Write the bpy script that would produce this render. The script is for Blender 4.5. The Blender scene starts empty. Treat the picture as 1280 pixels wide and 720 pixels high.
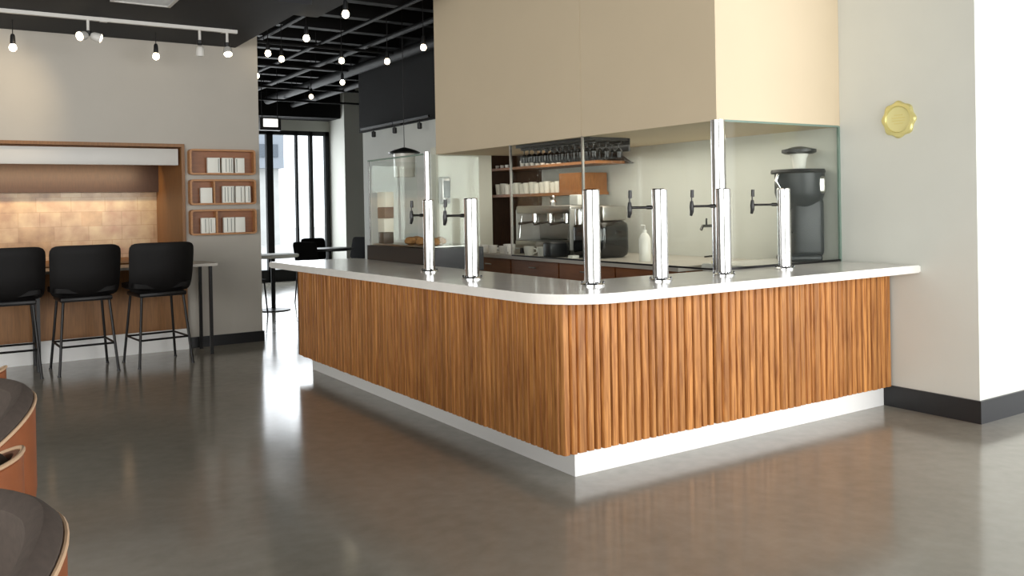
import bpy, bmesh, math, random
from mathutils import Vector, Matrix
random.seed(4)
C = bpy.context.scene.collection
PI = math.pi

# ------------------------------------------------------------------ materials
def s2l(c):
    return tuple(((v/255)/12.92 if v/255 <= .04045 else ((v/255+.055)/1.055)**2.4) for v in c)
def mat(name, rgb, rough=.5, metal=0, spec=.5, noise=0, nscale=8, bump=0, stretch=None, emit=0, coat=0, island=0, alpha=1):
    m = bpy.data.materials.new(name); m.use_nodes = True
    nt = m.node_tree; b = nt.nodes['Principled BSDF']
    col = s2l(rgb) + (1,)
    b.inputs['Base Color'].default_value = col
    b.inputs['Roughness'].default_value = rough
    b.inputs['Metallic'].default_value = metal
    b.inputs['Specular IOR Level'].default_value = spec
    if coat: b.inputs['Coat Weight'].default_value = coat; b.inputs['Coat Roughness'].default_value = .08
    if emit:
        b.inputs['Emission Color'].default_value = col; b.inputs['Emission Strength'].default_value = emit
    out = None
    if noise or bump:
        tc = nt.nodes.new('ShaderNodeTexCoord'); mp = nt.nodes.new('ShaderNodeMapping')
        nz = nt.nodes.new('ShaderNodeTexNoise'); nz.inputs['Scale'].default_value = nscale; nz.inputs['Detail'].default_value = 6
        if stretch: mp.inputs['Scale'].default_value = stretch
        nt.links.new(tc.outputs['Object'], mp.inputs['Vector']); nt.links.new(mp.outputs[0], nz.inputs['Vector'])
        if noise:
            cr = nt.nodes.new('ShaderNodeValToRGB')
            cr.color_ramp.elements[0].position = .3; cr.color_ramp.elements[1].position = .7
            cr.color_ramp.elements[0].color = tuple(v*(1-noise) for v in col[:3]) + (1,)
            cr.color_ramp.elements[1].color = tuple(min(1, v*(1+noise)) for v in col[:3]) + (1,)
            nt.links.new(nz.outputs['Fac'], cr.inputs['Fac']); out = cr.outputs['Color']
            nt.links.new(out, b.inputs['Base Color'])
        if bump:
            bp = nt.nodes.new('ShaderNodeBump'); bp.inputs['Strength'].default_value = bump; bp.inputs['Distance'].default_value = .01
            nt.links.new(nz.outputs['Fac'], bp.inputs['Height']); nt.links.new(bp.outputs[0], b.inputs['Normal'])
    if island and out is not None:
        g = nt.nodes.new('ShaderNodeNewGeometry'); hs = nt.nodes.new('ShaderNodeHueSaturation')
        mr = nt.nodes.new('ShaderNodeMapRange'); mr.inputs['To Min'].default_value = 1-island; mr.inputs['To Max'].default_value = 1+island
        nt.links.new(g.outputs['Random Per Island'], mr.inputs['Value']); nt.links.new(mr.outputs[0], hs.inputs['Value'])
        nt.links.new(out, hs.inputs['Color']); nt.links.new(hs.outputs[0], b.inputs['Base Color'])
    return m

def pane_mat(name, tint, refl=.55):
    m = bpy.data.materials.new(name); m.use_nodes = True; nt = m.node_tree; nt.nodes.clear()
    o = nt.nodes.new('ShaderNodeOutputMaterial'); t = nt.nodes.new('ShaderNodeBsdfTransparent'); g = nt.nodes.new('ShaderNodeBsdfGlossy')
    t.inputs['Color'].default_value = tint + (1,); g.inputs['Roughness'].default_value = .02
    g.inputs['Color'].default_value = (.95, .97, .95, 1)
    f = nt.nodes.new('ShaderNodeLayerWeight'); f.inputs['Blend'].default_value = .5
    pw = nt.nodes.new('ShaderNodeMath'); pw.operation = 'POWER'; pw.inputs[1].default_value = 5; nt.links.new(f.outputs['Facing'], pw.inputs[0])
    mu = nt.nodes.new('ShaderNodeMath'); mu.operation = 'MULTIPLY_ADD'; mu.inputs[1].default_value = .9*refl; mu.inputs[2].default_value = .035*refl
    mx = nt.nodes.new('ShaderNodeMixShader')
    nt.links.new(pw.outputs[0], mu.inputs[0]); nt.links.new(mu.outputs[0], mx.inputs[0])
    nt.links.new(t.outputs[0], mx.inputs[1]); nt.links.new(g.outputs[0], mx.inputs[2]); nt.links.new(mx.outputs[0], o.inputs[0])
    return m

M = {}
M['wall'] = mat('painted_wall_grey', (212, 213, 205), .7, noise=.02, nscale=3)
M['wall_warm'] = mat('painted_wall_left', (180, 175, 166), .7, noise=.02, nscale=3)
M['cream'] = mat('painted_bulkhead_cream', (216, 199, 170), .75, noise=.015, nscale=2)
M['stubwall'] = mat('painted_stub', (214, 214, 198), .7, noise=.015, nscale=2)
M['black_ceiling'] = mat('black_painted_ceiling', (7, 7, 8), .9, noise=.2, nscale=4)
M['soffit'] = mat('black_board_ceiling', (33, 34, 38), .8, noise=.05, nscale=3)
M['duct'] = mat('black_duct', (14, 14, 15), .6, spec=.3, noise=.15, nscale=5)
M['base_black'] = mat('black_baseboard', (22, 22, 24), .35)
M['white_quartz'] = mat('white_quartz', (238, 236, 230), .22, noise=.03, nscale=12, coat=.3)
M['white_kick'] = mat('white_kick', (232, 232, 230), .35)
M['black_fabric'] = mat('black_leather', (11, 9, 9), .6, spec=.25, bump=.15, nscale=200)
M['black_metal'] = mat('black_metal', (24, 23, 23), .4, metal=.4)
M['chrome'] = mat('chrome', (206, 206, 206), .17, metal=1)
M['steel'] = mat('brushed_steel', (176, 174, 170), .28, metal=1, noise=.1, nscale=40, stretch=(1, 1, 8))
M['dark_plastic'] = mat('dark_plastic', (26, 27, 29), .35)
M['grinder_grey'] = mat('charcoal_enamel', (44, 48, 52), .4)
M['dark_fabric'] = mat('charcoal_upholstery', (72, 62, 55), .85, noise=.12, nscale=60, bump=.1)
M['tan_leather'] = mat('tan_leather', (136, 78, 46), .45, noise=.1, nscale=14, bump=.08)
M['piping'] = mat('pale_piping', (196, 164, 132), .5)
M['leg_wood'] = mat('brown_leg_wood', (84, 46, 24), .45, noise=.2, nscale=20, stretch=(1, 1, .2))
M['shelf_wood'] = mat('shelf_wood', (150, 98, 54), .5, noise=.18, nscale=14, stretch=(6, 6, 1))
M['shelf_wood_h'] = mat('tray_wood', (178, 126, 80), .5, noise=.16, nscale=14, stretch=(1, 6, 6))
M['dark_wood'] = mat('dark_panel_wood', (62, 40, 24), .5, noise=.2, nscale=12, stretch=(6, 6, 1))
M['red_wood'] = mat('cabinet_wood', (140, 86, 46), .45, noise=.15, nscale=8, stretch=(1, 1, 6))
M['niche_wood'] = mat('niche_wood', (134, 92, 50), .5, noise=.18, nscale=10, stretch=(8, 8, .6))
M['paper'] = mat('white_card', (236, 236, 228), .6)
M['print'] = mat('card_print_grey', (120, 122, 118), .6)
M['cup'] = mat('white_ceramic', (240, 238, 230), .25)
M['cup_paper'] = mat('white_paper_cup', (238, 234, 220), .5)
M['bottle_dark'] = mat('dark_bottle_glass', (16, 15, 14), .12, coat=.4)
M['glass_clear'] = pane_mat('clear_glass_sheet', (.955, .97, .955))
M['glass_case'] = pane_mat('display_case_glass', (.955, .97, .96), .6)
M['glass_win'] = pane_mat('window_glass', (.95, .97, .97))
M['glass_edge'] = mat('green_glass_edge', (120, 142, 130), .2)
M['brass'] = mat('pale_brass', (222, 212, 144), .32, metal=.4)
M['brass_face'] = mat('pale_brass_face', (226, 220, 160), .42, metal=.3)
M['bulb'] = mat('lit_bulb', (255, 236, 200), .3, emit=14)
M['led'] = mat('lit_panel', (255, 252, 245), .3, emit=1.6)
M['track_white'] = mat('white_track', (205, 203, 198), .4)
M['vent_white'] = mat('white_vent', (215, 214, 210), .5)
M['frame_black'] = mat('black_window_frame', (14, 15, 16), .45)
M['concrete_out'] = mat('outside_facade', (150, 156, 165), .8)
M['facade_glass'] = mat('facade_window_glass', (92, 100, 110), .2)
M['pave'] = mat('outside_pavement', (200, 200, 198), .8, noise=.06, nscale=2)
M['pastry'] = mat('baked_pastry', (168, 120, 70), .7, noise=.3, nscale=30)
M['box_red'] = mat('box_brown', (112, 92, 82), .6)
M['teal'] = mat('teal_box', (110, 160, 138), .6)
M['table_grey'] = mat('pale_table_top', (196, 190, 180), .35, noise=.05, nscale=6)
M['chair_black'] = mat('matt_black_seat', (14, 14, 15), .85, spec=.2)
M['tap_black'] = mat('tap_handle_black', (18, 18, 19), .3)
M['shank'] = mat('dark_steel', (92, 92, 92), .22, metal=1)

def wood_slats():
    m = bpy.data.materials.new('oak_slats'); m.use_nodes = True; nt = m.node_tree; b = nt.nodes['Principled BSDF']
    b.inputs['Roughness'].default_value = .42; b.inputs['Specular IOR Level'].default_value = .35
    tc = nt.nodes.new('ShaderNodeTexCoord'); mp = nt.nodes.new('ShaderNodeMapping'); mp.inputs['Scale'].default_value = (28, 28, 1.6)
    nz = nt.nodes.new('ShaderNodeTexNoise'); nz.inputs['Scale'].default_value = 2.4; nz.inputs['Detail'].default_value = 7; nz.inputs['Distortion'].default_value = .6
    cr = nt.nodes.new('ShaderNodeValToRGB'); e = cr.color_ramp.elements
    e[0].position = .3; e[0].color = s2l((140, 84, 38)) + (1,); e[1].position = .7; e[1].color = s2l((206, 144, 80)) + (1,)
    g = nt.nodes.new('ShaderNodeNewGeometry'); hs = nt.nodes.new('ShaderNodeHueSaturation'); mr = nt.nodes.new('ShaderNodeMapRange')
    mr.inputs['To Min'].default_value = .78; mr.inputs['To Max'].default_value = 1.14
    L = nt.links.new
    L(tc.outputs['Object'], mp.inputs[0]); L(mp.outputs[0], nz.inputs['Vector']); L(nz.outputs['Fac'], cr.inputs[0])
    L(g.outputs['Random Per Island'], mr.inputs['Value']); L(mr.outputs[0], hs.inputs['Value']); L(cr.outputs[0], hs.inputs['Color'])
    L(hs.outputs[0], b.inputs['Base Color'])
    return m
M['slats'] = wood_slats()

def floor_mat():
    m = bpy.data.materials.new('polished_concrete'); m.use_nodes = True; nt = m.node_tree; b = nt.nodes['Principled BSDF']; L = nt.links.new
    tc = nt.nodes.new('ShaderNodeTexCoord')
    n1 = nt.nodes.new('ShaderNodeTexNoise'); n1.inputs['Scale'].default_value = .9; n1.inputs['Detail'].default_value = 8; n1.inputs['Roughness'].default_value = .62
    n2 = nt.nodes.new('ShaderNodeTexNoise'); n2.inputs['Scale'].default_value = 14; n2.inputs['Detail'].default_value = 6
    L(tc.outputs['Object'], n1.inputs['Vector']); L(tc.outputs['Object'], n2.inputs['Vector'])
    cr = nt.nodes.new('ShaderNodeValToRGB'); e = cr.color_ramp.elements
    e[0].position = .3; e[0].color = s2l((142, 138, 126)) + (1,); e[1].position = .72; e[1].color = s2l((172, 168, 156)) + (1,)
    mx = nt.nodes.new('ShaderNodeMix'); mx.data_type = 'FLOAT'; mx.inputs[0].default_value = .3
    L(n1.outputs['Fac'], mx.inputs[2]); L(n2.outputs['Fac'], mx.inputs[3]); L(mx.outputs[0], cr.inputs[0]); L(cr.outputs[0], b.inputs['Base Color'])
    mr = nt.nodes.new('ShaderNodeMapRange'); mr.inputs['To Min'].default_value = .09; mr.inputs['To Max'].default_value = .19
    L(n1.outputs['Fac'], mr.inputs['Value']); L(mr.outputs[0], b.inputs['Roughness'])
    bp = nt.nodes.new('ShaderNodeBump'); bp.inputs['Strength'].default_value = .04; bp.inputs['Distance'].default_value = .01
    n3 = nt.nodes.new('ShaderNodeTexNoise'); n3.inputs['Scale'].default_value = 2.5; n3.inputs['Detail'].default_value = 2
    L(tc.outputs['Object'], n3.inputs['Vector']); L(n3.outputs['Fac'], bp.inputs['Height']); L(bp.outputs[0], b.inputs['Normal'])
    b.inputs['Specular IOR Level'].default_value = .6
    return m
M['floor'] = floor_mat()

def tile_mat():
    m = bpy.data.materials.new('niche_stone_tile'); m.use_nodes = True; nt = m.node_tree; b = nt.nodes['Principled BSDF']; L = nt.links.new
    tc = nt.nodes.new('ShaderNodeTexCoord'); sx = nt.nodes.new('ShaderNodeSeparateXYZ'); cb = nt.nodes.new('ShaderNodeCombineXYZ')
    L(tc.outputs['Object'], sx.inputs[0]); L(sx.outputs[0], cb.inputs[0]); L(sx.outputs[2], cb.inputs[1])
    br = nt.nodes.new('ShaderNodeTexBrick'); br.inputs['Scale'].default_value = 1
    br.inputs['Brick Width'].default_value = .32; br.inputs['Row Height'].default_value = .15; br.inputs['Mortar Size'].default_value = .003
    br.inputs['Color1'].default_value = s2l((190, 156, 118)) + (1,); br.inputs['Color2'].default_value = s2l((214, 188, 152)) + (1,); br.offset_frequency = 3; br.squash = .6; br.squash_frequency = 2
    br.inputs['Mortar'].default_value = s2l((188, 154, 118)) + (1,); br.inputs['Bias'].default_value = -.1
    L(cb.outputs[0], br.inputs['Vector'])
    nz = nt.nodes.new('ShaderNodeTexNoise'); nz.inputs['Scale'].default_value = 7; nz.inputs['Detail'].default_value = 5; L(tc.outputs['Object'], nz.inputs['Vector'])
    mx = nt.nodes.new('ShaderNodeMix'); mx.data_type = 'RGBA'; mx.blend_type = 'OVERLAY'; mx.inputs[0].default_value = .75
    L(br.outputs['Color'], mx.inputs[6]); L(nz.outputs['Fac'], mx.inputs[7]); L(mx.outputs[2], b.inputs['Base Color'])
    b.inputs['Roughness'].default_value = .3
    return m
M['tile'] = tile_mat()

# ------------------------------------------------------------------ mesh helpers
def box(bm, x0, x1, y0, y1, z0, z1, rot=None, piv=None):
    vs = [bm.verts.new((x, y, z)) for x in (x0, x1) for y in (y0, y1) for z in (z0, z1)]
    for f in ((0,1,3,2),(4,6,7,5),(0,4,5,1),(2,3,7,6),(0,2,6,4),(1,5,7,3)):
        bm.faces.new([vs[i] for i in f])
    if rot is not None:
        bmesh.ops.rotate(bm, verts=vs, cent=piv or (0,0,0), matrix=rot)
    return vs
def rbox(bm, x0, x1, y0, y1, z0, z1, r=.01, seg=2, rot=None, piv=None):
    t = bmesh.new(); box(t, x0, x1, y0, y1, z0, z1)
    bmesh.ops.bevel(t, geom=t.edges[:], offset=r, segments=seg, affect='EDGES', profile=.5)
    if rot is not None: bmesh.ops.rotate(t, verts=t.verts[:], cent=piv or (0,0,0), matrix=rot)
    merge(bm, t)
def merge(bm, t):
    me = bpy.data.meshes.new('tmp'); t.to_mesh(me); t.free(); bm.from_mesh(me); bpy.data.meshes.remove(me)
def prism(bm, pts, z0, z1):
    lo = [bm.verts.new((p[0], p[1], z0)) for p in pts]; hi = [bm.verts.new((p[0], p[1], z1)) for p in pts]
    n = len(pts); bm.faces.new(lo[::-1]); bm.faces.new(hi)
    for i in range(n): bm.faces.new((lo[i], lo[(i+1) % n], hi[(i+1) % n], hi[i]))
def lathe(bm, prof, seg=24, cx=0, cy=0, cz=0, axis='z', smooth=True, rot=None):
    rings = []; nv = []
    for r, z in prof:
        ring = []
        for k in range(seg):
            a = 2*PI*k/seg; v = Vector((r*math.cos(a), r*math.sin(a), z))
            if axis == 'y': v = Vector((v.x, v.z, v.y))
            if axis == 'x': v = Vector((v.z, v.x, v.y))
            if rot is not None: v = rot @ v
            ring.append(bm.verts.new(v + Vector((cx, cy, cz))))
        rings.append(ring)
    fs = []
    for a, b in zip(rings, rings[1:]):
        for k in range(seg): fs.append(bm.faces.new((a[k], a[(k+1) % seg], b[(k+1) % seg], b[k])))
    for ring in (rings[0], rings[-1]): bm.faces.new(ring)
    if smooth:
        for f in fs: f.smooth = True
def tube(bm, pts, r, seg=10, cap=True):
    pts = [Vector(p) for p in pts]; rs = r if isinstance(r, (list, tuple)) else [r]*len(pts); rings = []; prev = None
    for i, p in enumerate(pts):
        d = (pts[min(i+1, len(pts)-1)] - pts[max(i-1, 0)]).normalized()
        if prev is None:
            u = d.cross(Vector((0, 0, 1)) if abs(d.z) < .9 else Vector((1, 0, 0))).normalized()
        else: u = (prev - d*prev.dot(d)).normalized()
        prev = u; w = d.cross(u)
        rings.append([bm.verts.new(p + rs[i]*(math.cos(2*PI*k/seg)*u + math.sin(2*PI*k/seg)*w)) for k in range(seg)])
    for a, b in zip(rings, rings[1:]):
        for k in range(seg): bm.faces.new((a[k], a[(k+1) % seg], b[(k+1) % seg], b[k])).smooth = True
    if cap: bm.faces.new(rings[0]); bm.faces.new(rings[-1])
def obj(name, bm, m, parent=None, label=None, loc=None):
    bmesh.ops.recalc_face_normals(bm, faces=bm.faces[:])
    me = bpy.data.meshes.new(name); bm.to_mesh(me); bm.free()
    me.set_sharp_from_angle(angle=math.radians(38))
    if m is not None: me.materials.append(M[m])
    o = bpy.data.objects.new(name, me); C.objects.link(o)
    if parent is not None: o.parent = parent
    if label: o['label'] = label
    if loc: o.location = loc
    return o
def thing(name, label, cat, loc=(0,0,0), rz=0, group=None):
    o = bpy.data.objects.new(name, None); C.objects.link(o); o.location = loc; o.rotation_euler = (0, 0, rz)
    o.empty_display_size = .1
    o['label'] = label; o['category'] = cat
    if group: o['group'] = group
    return o
def tag(o, label, cat, group=None):
    o['label'] = label; o['category'] = cat
    if group: o['group'] = group
    return o
def struct(name, bm, m, parent=None):
    o = obj(name, bm, m, parent); 
    if parent is None: o['kind'] = 'structure'
    return o
def dup(root, loc=None, rz=None, label=None, group=None):
    r = root.copy(); C.objects.link(r)
    if loc: r.location = loc
    if rz is not None: r.rotation_euler = (0, 0, rz)
    if label: r['label'] = label
    if group: r['group'] = group
    for ch in list(root.children):
        c = ch.copy(); C.objects.link(c); c.parent = r
        for g in list(ch.children):
            d = g.copy(); C.objects.link(d); d.parent = c
    return r
B = bmesh.new

# ------------------------------------------------------------------ camera
f, pit, rol, yaw = 1095.78, .00662, -.01803, .58032
fw = Vector((math.sin(yaw)*math.cos(pit), math.cos(yaw)*math.cos(pit), -math.sin(pit)))
r0 = Vector((math.cos(yaw), -math.sin(yaw), 0)); u0 = r0.cross(fw)
cr_, sr_ = math.cos(rol), math.sin(rol)
r2 = r0*cr_ + u0*sr_; u2 = -r0*sr_ + u0*cr_
cam = bpy.data.cameras.new('camera'); co = bpy.data.objects.new('camera', cam); C.objects.link(co)
mw = Matrix.Identity(4)
for i in range(3):
    mw[i][0] = r2[i]; mw[i][1] = u2[i]; mw[i][2] = -fw[i]
mw[0][3], mw[1][3], mw[2][3] = -2.59672, -3.43868, 1.34198
co.matrix_world = mw
cam.sensor_width = 36; cam.lens = f/1280*36; cam.shift_y = -96.68/1280; cam.clip_start = .05; cam.clip_end = 200
bpy.context.scene.camera = co

# ------------------------------------------------------------------ room shell
WX = 2.53      # wall behind the bar (faces -X)
WY = 5.447     # left wall (faces -Y)
b = B(); box(b, -9, 9, -7, 12.6, -.15, 0); struct('floor', b, 'floor')
b = B(); box(b, -30, 40, 12.75, 60, -.3, -.05); o = struct('ground_outside', b, 'pave')
b = B(); box(b, -9, 9, -7, 12.8, 3.7, 3.85); struct('ceiling', b, 'black_ceiling')
# dropped black board ceiling over the seating side (two levels)
b = B(); box(b, -9, -.06, 4.12, WY+.3, 2.97, 3.7); struct('ceiling_soffit_left', b, 'soffit')
b = B(); box(b, -9, .30, 3.86-.6, 4.12, 3.06, 3.7); box(b, -9, -.06, 3.3, 4.12, 2.97, 3.06); struct('ceiling_soffit_front', b, 'soffit')
b = B(); box(b, -9, .30, -7, 3.26, 3.15, 3.7); struct('ceiling_soffit_entry', b, 'soffit')
# wall behind the bar and the bright wall returning to the right
b = B(); prism(b, [(WX,-.62),(9,-.62),(9,-.4),(WX+.3,-.4),(WX+.3,8.25),(WX,8.25)], 0, 3.7); struct('wall_right', b, 'wall')
b = B(); prism(b, [(WX-.015,-.635),(9,-.635),(9,-.62),(WX,-.62),(WX,0),(WX-.015,0)], 0, .135); struct('baseboard_right', b, 'base_black')
# left wall with the framed niche
NX0, NX1, NZ0, NZ1, NY = -3.4, -.606, .86, 1.96, 6.62
b = B()
W1 = NX1+.03
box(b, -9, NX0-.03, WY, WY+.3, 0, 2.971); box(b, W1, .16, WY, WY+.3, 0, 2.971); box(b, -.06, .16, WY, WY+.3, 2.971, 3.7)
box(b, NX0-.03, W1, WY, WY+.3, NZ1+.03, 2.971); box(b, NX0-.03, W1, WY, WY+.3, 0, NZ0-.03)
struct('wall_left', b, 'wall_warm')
b = B(); box(b, NX1+.03, .175, WY-.014, WY, 0, .105); box(b, .16, .175, WY, WY+.3, 0, .105); struct('baseboard_left', b, 'base_black')
b = B(); box(b, -9, NX1+.03, WY-.05, WY, 0, .2); struct('trim_1', b, 'white_kick')
b = B(); box(b, -9, NX1+.03, WY-.03, WY, .2, NZ0-.02); struct('trim_2', b, 'niche_wood')
# niche lining: jamb, head and sill boards, front edge
b = B()
t = B(); prism(t, [(NX0-.03, NZ0), (NX0, NZ0), (NX0, NZ1), (NX1, NZ1), (NX1, NZ0), (NX1+.03, NZ0), (NX1+.03, NZ1+.03), (NX0-.03, NZ1+.03)], WY-.02, NY+.05)
for v in t.verts: v.co = Vector((v.co.x, v.co.z, v.co.y))
merge(b, t)
struct('trim_3', b, 'niche_wood')
b = B(); box(b, NX0, NX1, WY-.02, NY+.05, NZ0-.03, NZ0); struct('trim_4', b, 'niche_wood')
b = B(); box(b, NX0, NX1, NY, NY+.06, NZ0, 1.55); struct('wall_niche', b, 'tile')
b = B(); box(b, NX0, NX1, NY-.12, NY+.06, 1.55, NZ1); struct('trim_5', b, 'dark_wood')
b = B(); rbox(b, NX0, -.625, WY+.03, WY+.09, 1.785, 1.945, .004)
tag(obj('roller_blind_box', b, 'track_white'), 'long white blind box across the top of the wooden wall niche', 'blind')
# far walls
b = B(); box(b, -9, -8.8, -7, 12.8, 0, 3.7); struct('wall_far_left', b, 'wall')
b = B(); box(b, 3.7, 9, 11.75, 12.8, 0, 3.7); struct('wall_column', b, 'wall')
b = B(); box(b, 3.69, 5.0, 11.735, 11.75, 0, .12); struct('baseboard_column', b, 'base_black')
b = B(); box(b, 8.8, 9, -.4, 11.8, 0, 3.7); struct('wall_far_right', b, 'wall')
# window wall at the back (opening x 1.2 .. 3.69)
b = B(); box(b, -9, -3.0, 12.5, 12.7, 0, 3.7); box(b, -3.0, 3.7, 12.5, 12.7, 2.80, 3.7); struct('wall_back', b, 'wall')
wf = B()
for x, w in ((-2.96, .05), (-1.6, .05), (-.2, .05), (1.1, .05), (2.545, .06), (3.06, .018), (3.34, .03), (3.66, .045)):
    box(wf, x-w, x+w, 12.5, 12.6, 0, 2.8)
box(wf, -3, 3.7, 12.5, 12.6, 2.72, 2.8); box(wf, -3, 3.7, 12.5, 12.6, 0, .22)
w = struct('window_1', wf, 'frame_black')
b = B(); box(b, -3, 3.7, 12.545, 12.555, .2, 2.75); obj('window_pane', b, 'glass_win', w)
b = B(); box(b, -3, 3.69, 11.9, 12.5, 3.0, 3.69); struct('ceiling_soffit_back', b, 'black_ceiling')
b = B(); box(b, WX-.05, WX, 3.9, 8.25, 2.41, 3.69); struct('ceiling_soffit_right', b, 'black_ceiling')
# glazed entry side behind the camera
b = B()
for x in (-8.9, -6.8, -4.9, -1.4, 1.1, 3.6, 6.1, 8.9): box(b, x-.04, x+.04, -7, -6.9, 0, 3.15)
box(b, -9, 9, -7, -6.9, 0, .12); box(b, -9, 9, -7, -6.9, 3.05, 3.15)
struct('window_2', b, 'frame_black')

b = B(); box(b, -4.86, -1.44, -7, -6.9, .12, 3.05); struct('wall_front_added', b, 'wall')  # unseen wall piece added to leave a dark gap in the chrome reflections
# bulkhead over the service side, with a drywall joint
b = B(); prism(b, [(1.35,.31),(WX-.001,.31),(WX-.001,3.87),(1.35,3.87),(1.35,1.640),(1.354,1.639),(1.354,1.635),(1.35,1.634)], 1.83, 3.7)
struct('wall_bulkhead', b, 'cream')
b = B(); box(b, 1.35, 1.97, 3.88, 3.98, 0, 1.9); struct('wall_stub', b, 'stubwall')

# ------------------------------------------------------------------ bar counter
ct = thing('bar_counter', 'L-shaped service bar clad in vertical oak slats on a white plinth', 'bar counter')
OX, OY, ZB, ZT = -.11, -.06, .133, .87
FX = 3.60   # far end of the left run
# plinth
b = B()
prism(b, [(0,0),(WX-.016,0),(WX-.016,.33),(.28,.33),(.28,FX),(0,FX)], 0, ZB+.02)
obj('plinth', b, 'white_kick', ct, label='white plinth under the slats')
# carcass behind slats
b = B()
prism(b, [(OX+.02,OY+.02),(WX-.002,OY+.02),(WX-.002,.33),(.28,.33),(.28,FX),(OX+.02,FX)], ZB, ZT)
obj('carcass', b, 'dark_wood', ct)
b = B(); box(b, 1.8, WX-.002, .331, .84, ZB, ZT); obj('rear_cabinet', b, 'dark_wood', ct)
def slat_panel(axis, a0, a1, mirror=False):
    b = B(); a = a0 + .003
    while a < a1 - .006:
        w = random.choice((.034, .040, .046, .052)); w = min(w, a1 - .002 - a)
        d = random.choice((.020, .022, .026)); g = .008
        if w < .012: break
        t = B()
        # bevelled slat
        c = min(.006, w*.25)
        prof = [(0, .03), (0, -d+.02+c), (c, -d+.02-.002), (w-c, -d+.02-.002), (w, -d+.02+c), (w, .03)]
        if axis == 'x': pts = [(a+p, OY+q) for p, q in prof]
        else: pts = [(OX+q, a+p) for p, q in prof]
        prism(b, pts, ZB, ZT-.001); t.free()
        a += w + g
    # backing strip between slats
    return b
xs = [OX-.0, .92, 1.75, WX-.004]; ys = [OY+.028, .84, 1.70, 2.62, FX]
for i in range(3): obj('slat_panel', slat_panel('x', xs[i] + (0 if i else -.002), xs[i+1]), 'slats', ct)
for i in range(4): obj('slat_panel', slat_panel('y', ys[i], ys[i+1]), 'slats', ct)
b = B(); box(b, OX, .28, FX, FX+.02, ZB, ZT); obj('end_panel', b, 'dark_wood', ct)

def arc(cx, cy, r, a0, a1, n=14):
    return [(cx + r*math.cos(a0+(a1-a0)*k/n), cy + r*math.sin(a0+(a1-a0)*k/n)) for k in range(n+1)]
def slab(pts, z0, z1, bev=.006):
    t = B(); prism(t, pts, z0, z1)
    es = [e for e in t.edges if abs(e.verts[0].co.z - e.verts[1].co.z) < 1e-5]
    bmesh.ops.bevel(t, geom=es, offset=bev, segments=2, affect='EDGES'); return t
R_ = .34
pts = [(WX-.002, -.26)] + [(WX-.002, .85), (1.75, .85), (1.75, .36), (.33, .36), (.33, 3.40), (-.375, 3.52)] 
# rounded outer corner, the left edge drifts slightly outwards towards its far end
pts += [(-.30, 1.6)] + arc(-.255+R_, -.26+R_, R_, PI, 1.5*PI)
tag(obj('countertop', slab(pts, .872, .92), 'white_quartz'), 'thick white quartz worktop with one rounded corner on the slatted bar', 'countertop')

# ------------------------------------------------------------------ beer / coffee towers
def tap_tower(loc, label, aim, h=.49, rad=.041, arm=.15):
    t = thing('tap_tower', label, 'beverage tap', loc, 0, 'chrome tap towers on the bar')
    b = B(); lathe(b, [(rad, .012), (rad, h-.006), (rad-.006, h)], 32); obj('column', b, 'chrome', t)
    b = B(); lathe(b, [(rad+.020, 0), (rad+.020, .008), (rad+.012, .014), (rad, .016)], 32); fl = obj('base_flange', b, 'chrome', t)
    for k in range(6):
        a = k*PI/3 + .3; b = B(); lathe(b, [(.006, .008), (.006, .02), (.004, .023)], 8, (rad+.012)*math.cos(a), (rad+.012)*math.sin(a)); obj('bolt', b, 'shank', fl)
    d = Vector((aim[0], aim[1], 0)).normalized(); z = h - .10
    b = B(); tube(b, [d*(rad-.004) + Vector((0,0,z)), d*(rad+.03) + Vector((0,0,z))], .011, 12)
    tube(b, [d*(rad+.02) + Vector((0,0,z)), d*(rad+arm) + Vector((0,0,z))], .007, 12); obj('shank', b, 'shank', t)
    e = d*(rad+arm)
    b = B(); tube(b, [e + Vector((0,0,z+.030)), e + Vector((0,0,z-.005)), e + Vector((0,0,z-.03)), e + d*.006 + Vector((0,0,z-.055))], [.009, .014, .012, .008], 12); fa = obj('faucet', b, 'tap_black', t)
    b = B(); tube(b, [e + Vector((0,0,z+.028)), e + Vector((0,0,z+.05)), e - d*.003 + Vector((0,0,z+.052)), e - d*.004 + Vector((0,0,z+.095))], [.004, .004, .011, .010], 12); obj('handle', b, 'tap_black', fa)
    return t
aim = (-.45, .9)
tap_tower((.043, 1.566, .92), 'tap tower farthest along the left run of the bar, by the glass case', aim, .465, .036, .10)
tap_tower((-.035, .898, .92), 'second tap tower on the left run, in front of the pale wall stub', aim, .465, .041, .14)
tap_tower((.211, .10, .92), 'tap tower nearest the rounded corner of the bar, faucet pointing away', (.35, .94), .495, .043, .06)
tap_tower((.644, .06, .92), 'tap tower between the corner one and the tall chrome post', aim, .495, .042, .13)
tap_tower((1.14, .073, .92), 'tap tower standing right in front of the tall chrome post', aim, .495, .043, .14)
tap_tower((1.728, .13, .92), 'tap tower nearest the wall, in front of the dark coffee grinder', aim, .495, .041, .15)

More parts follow.
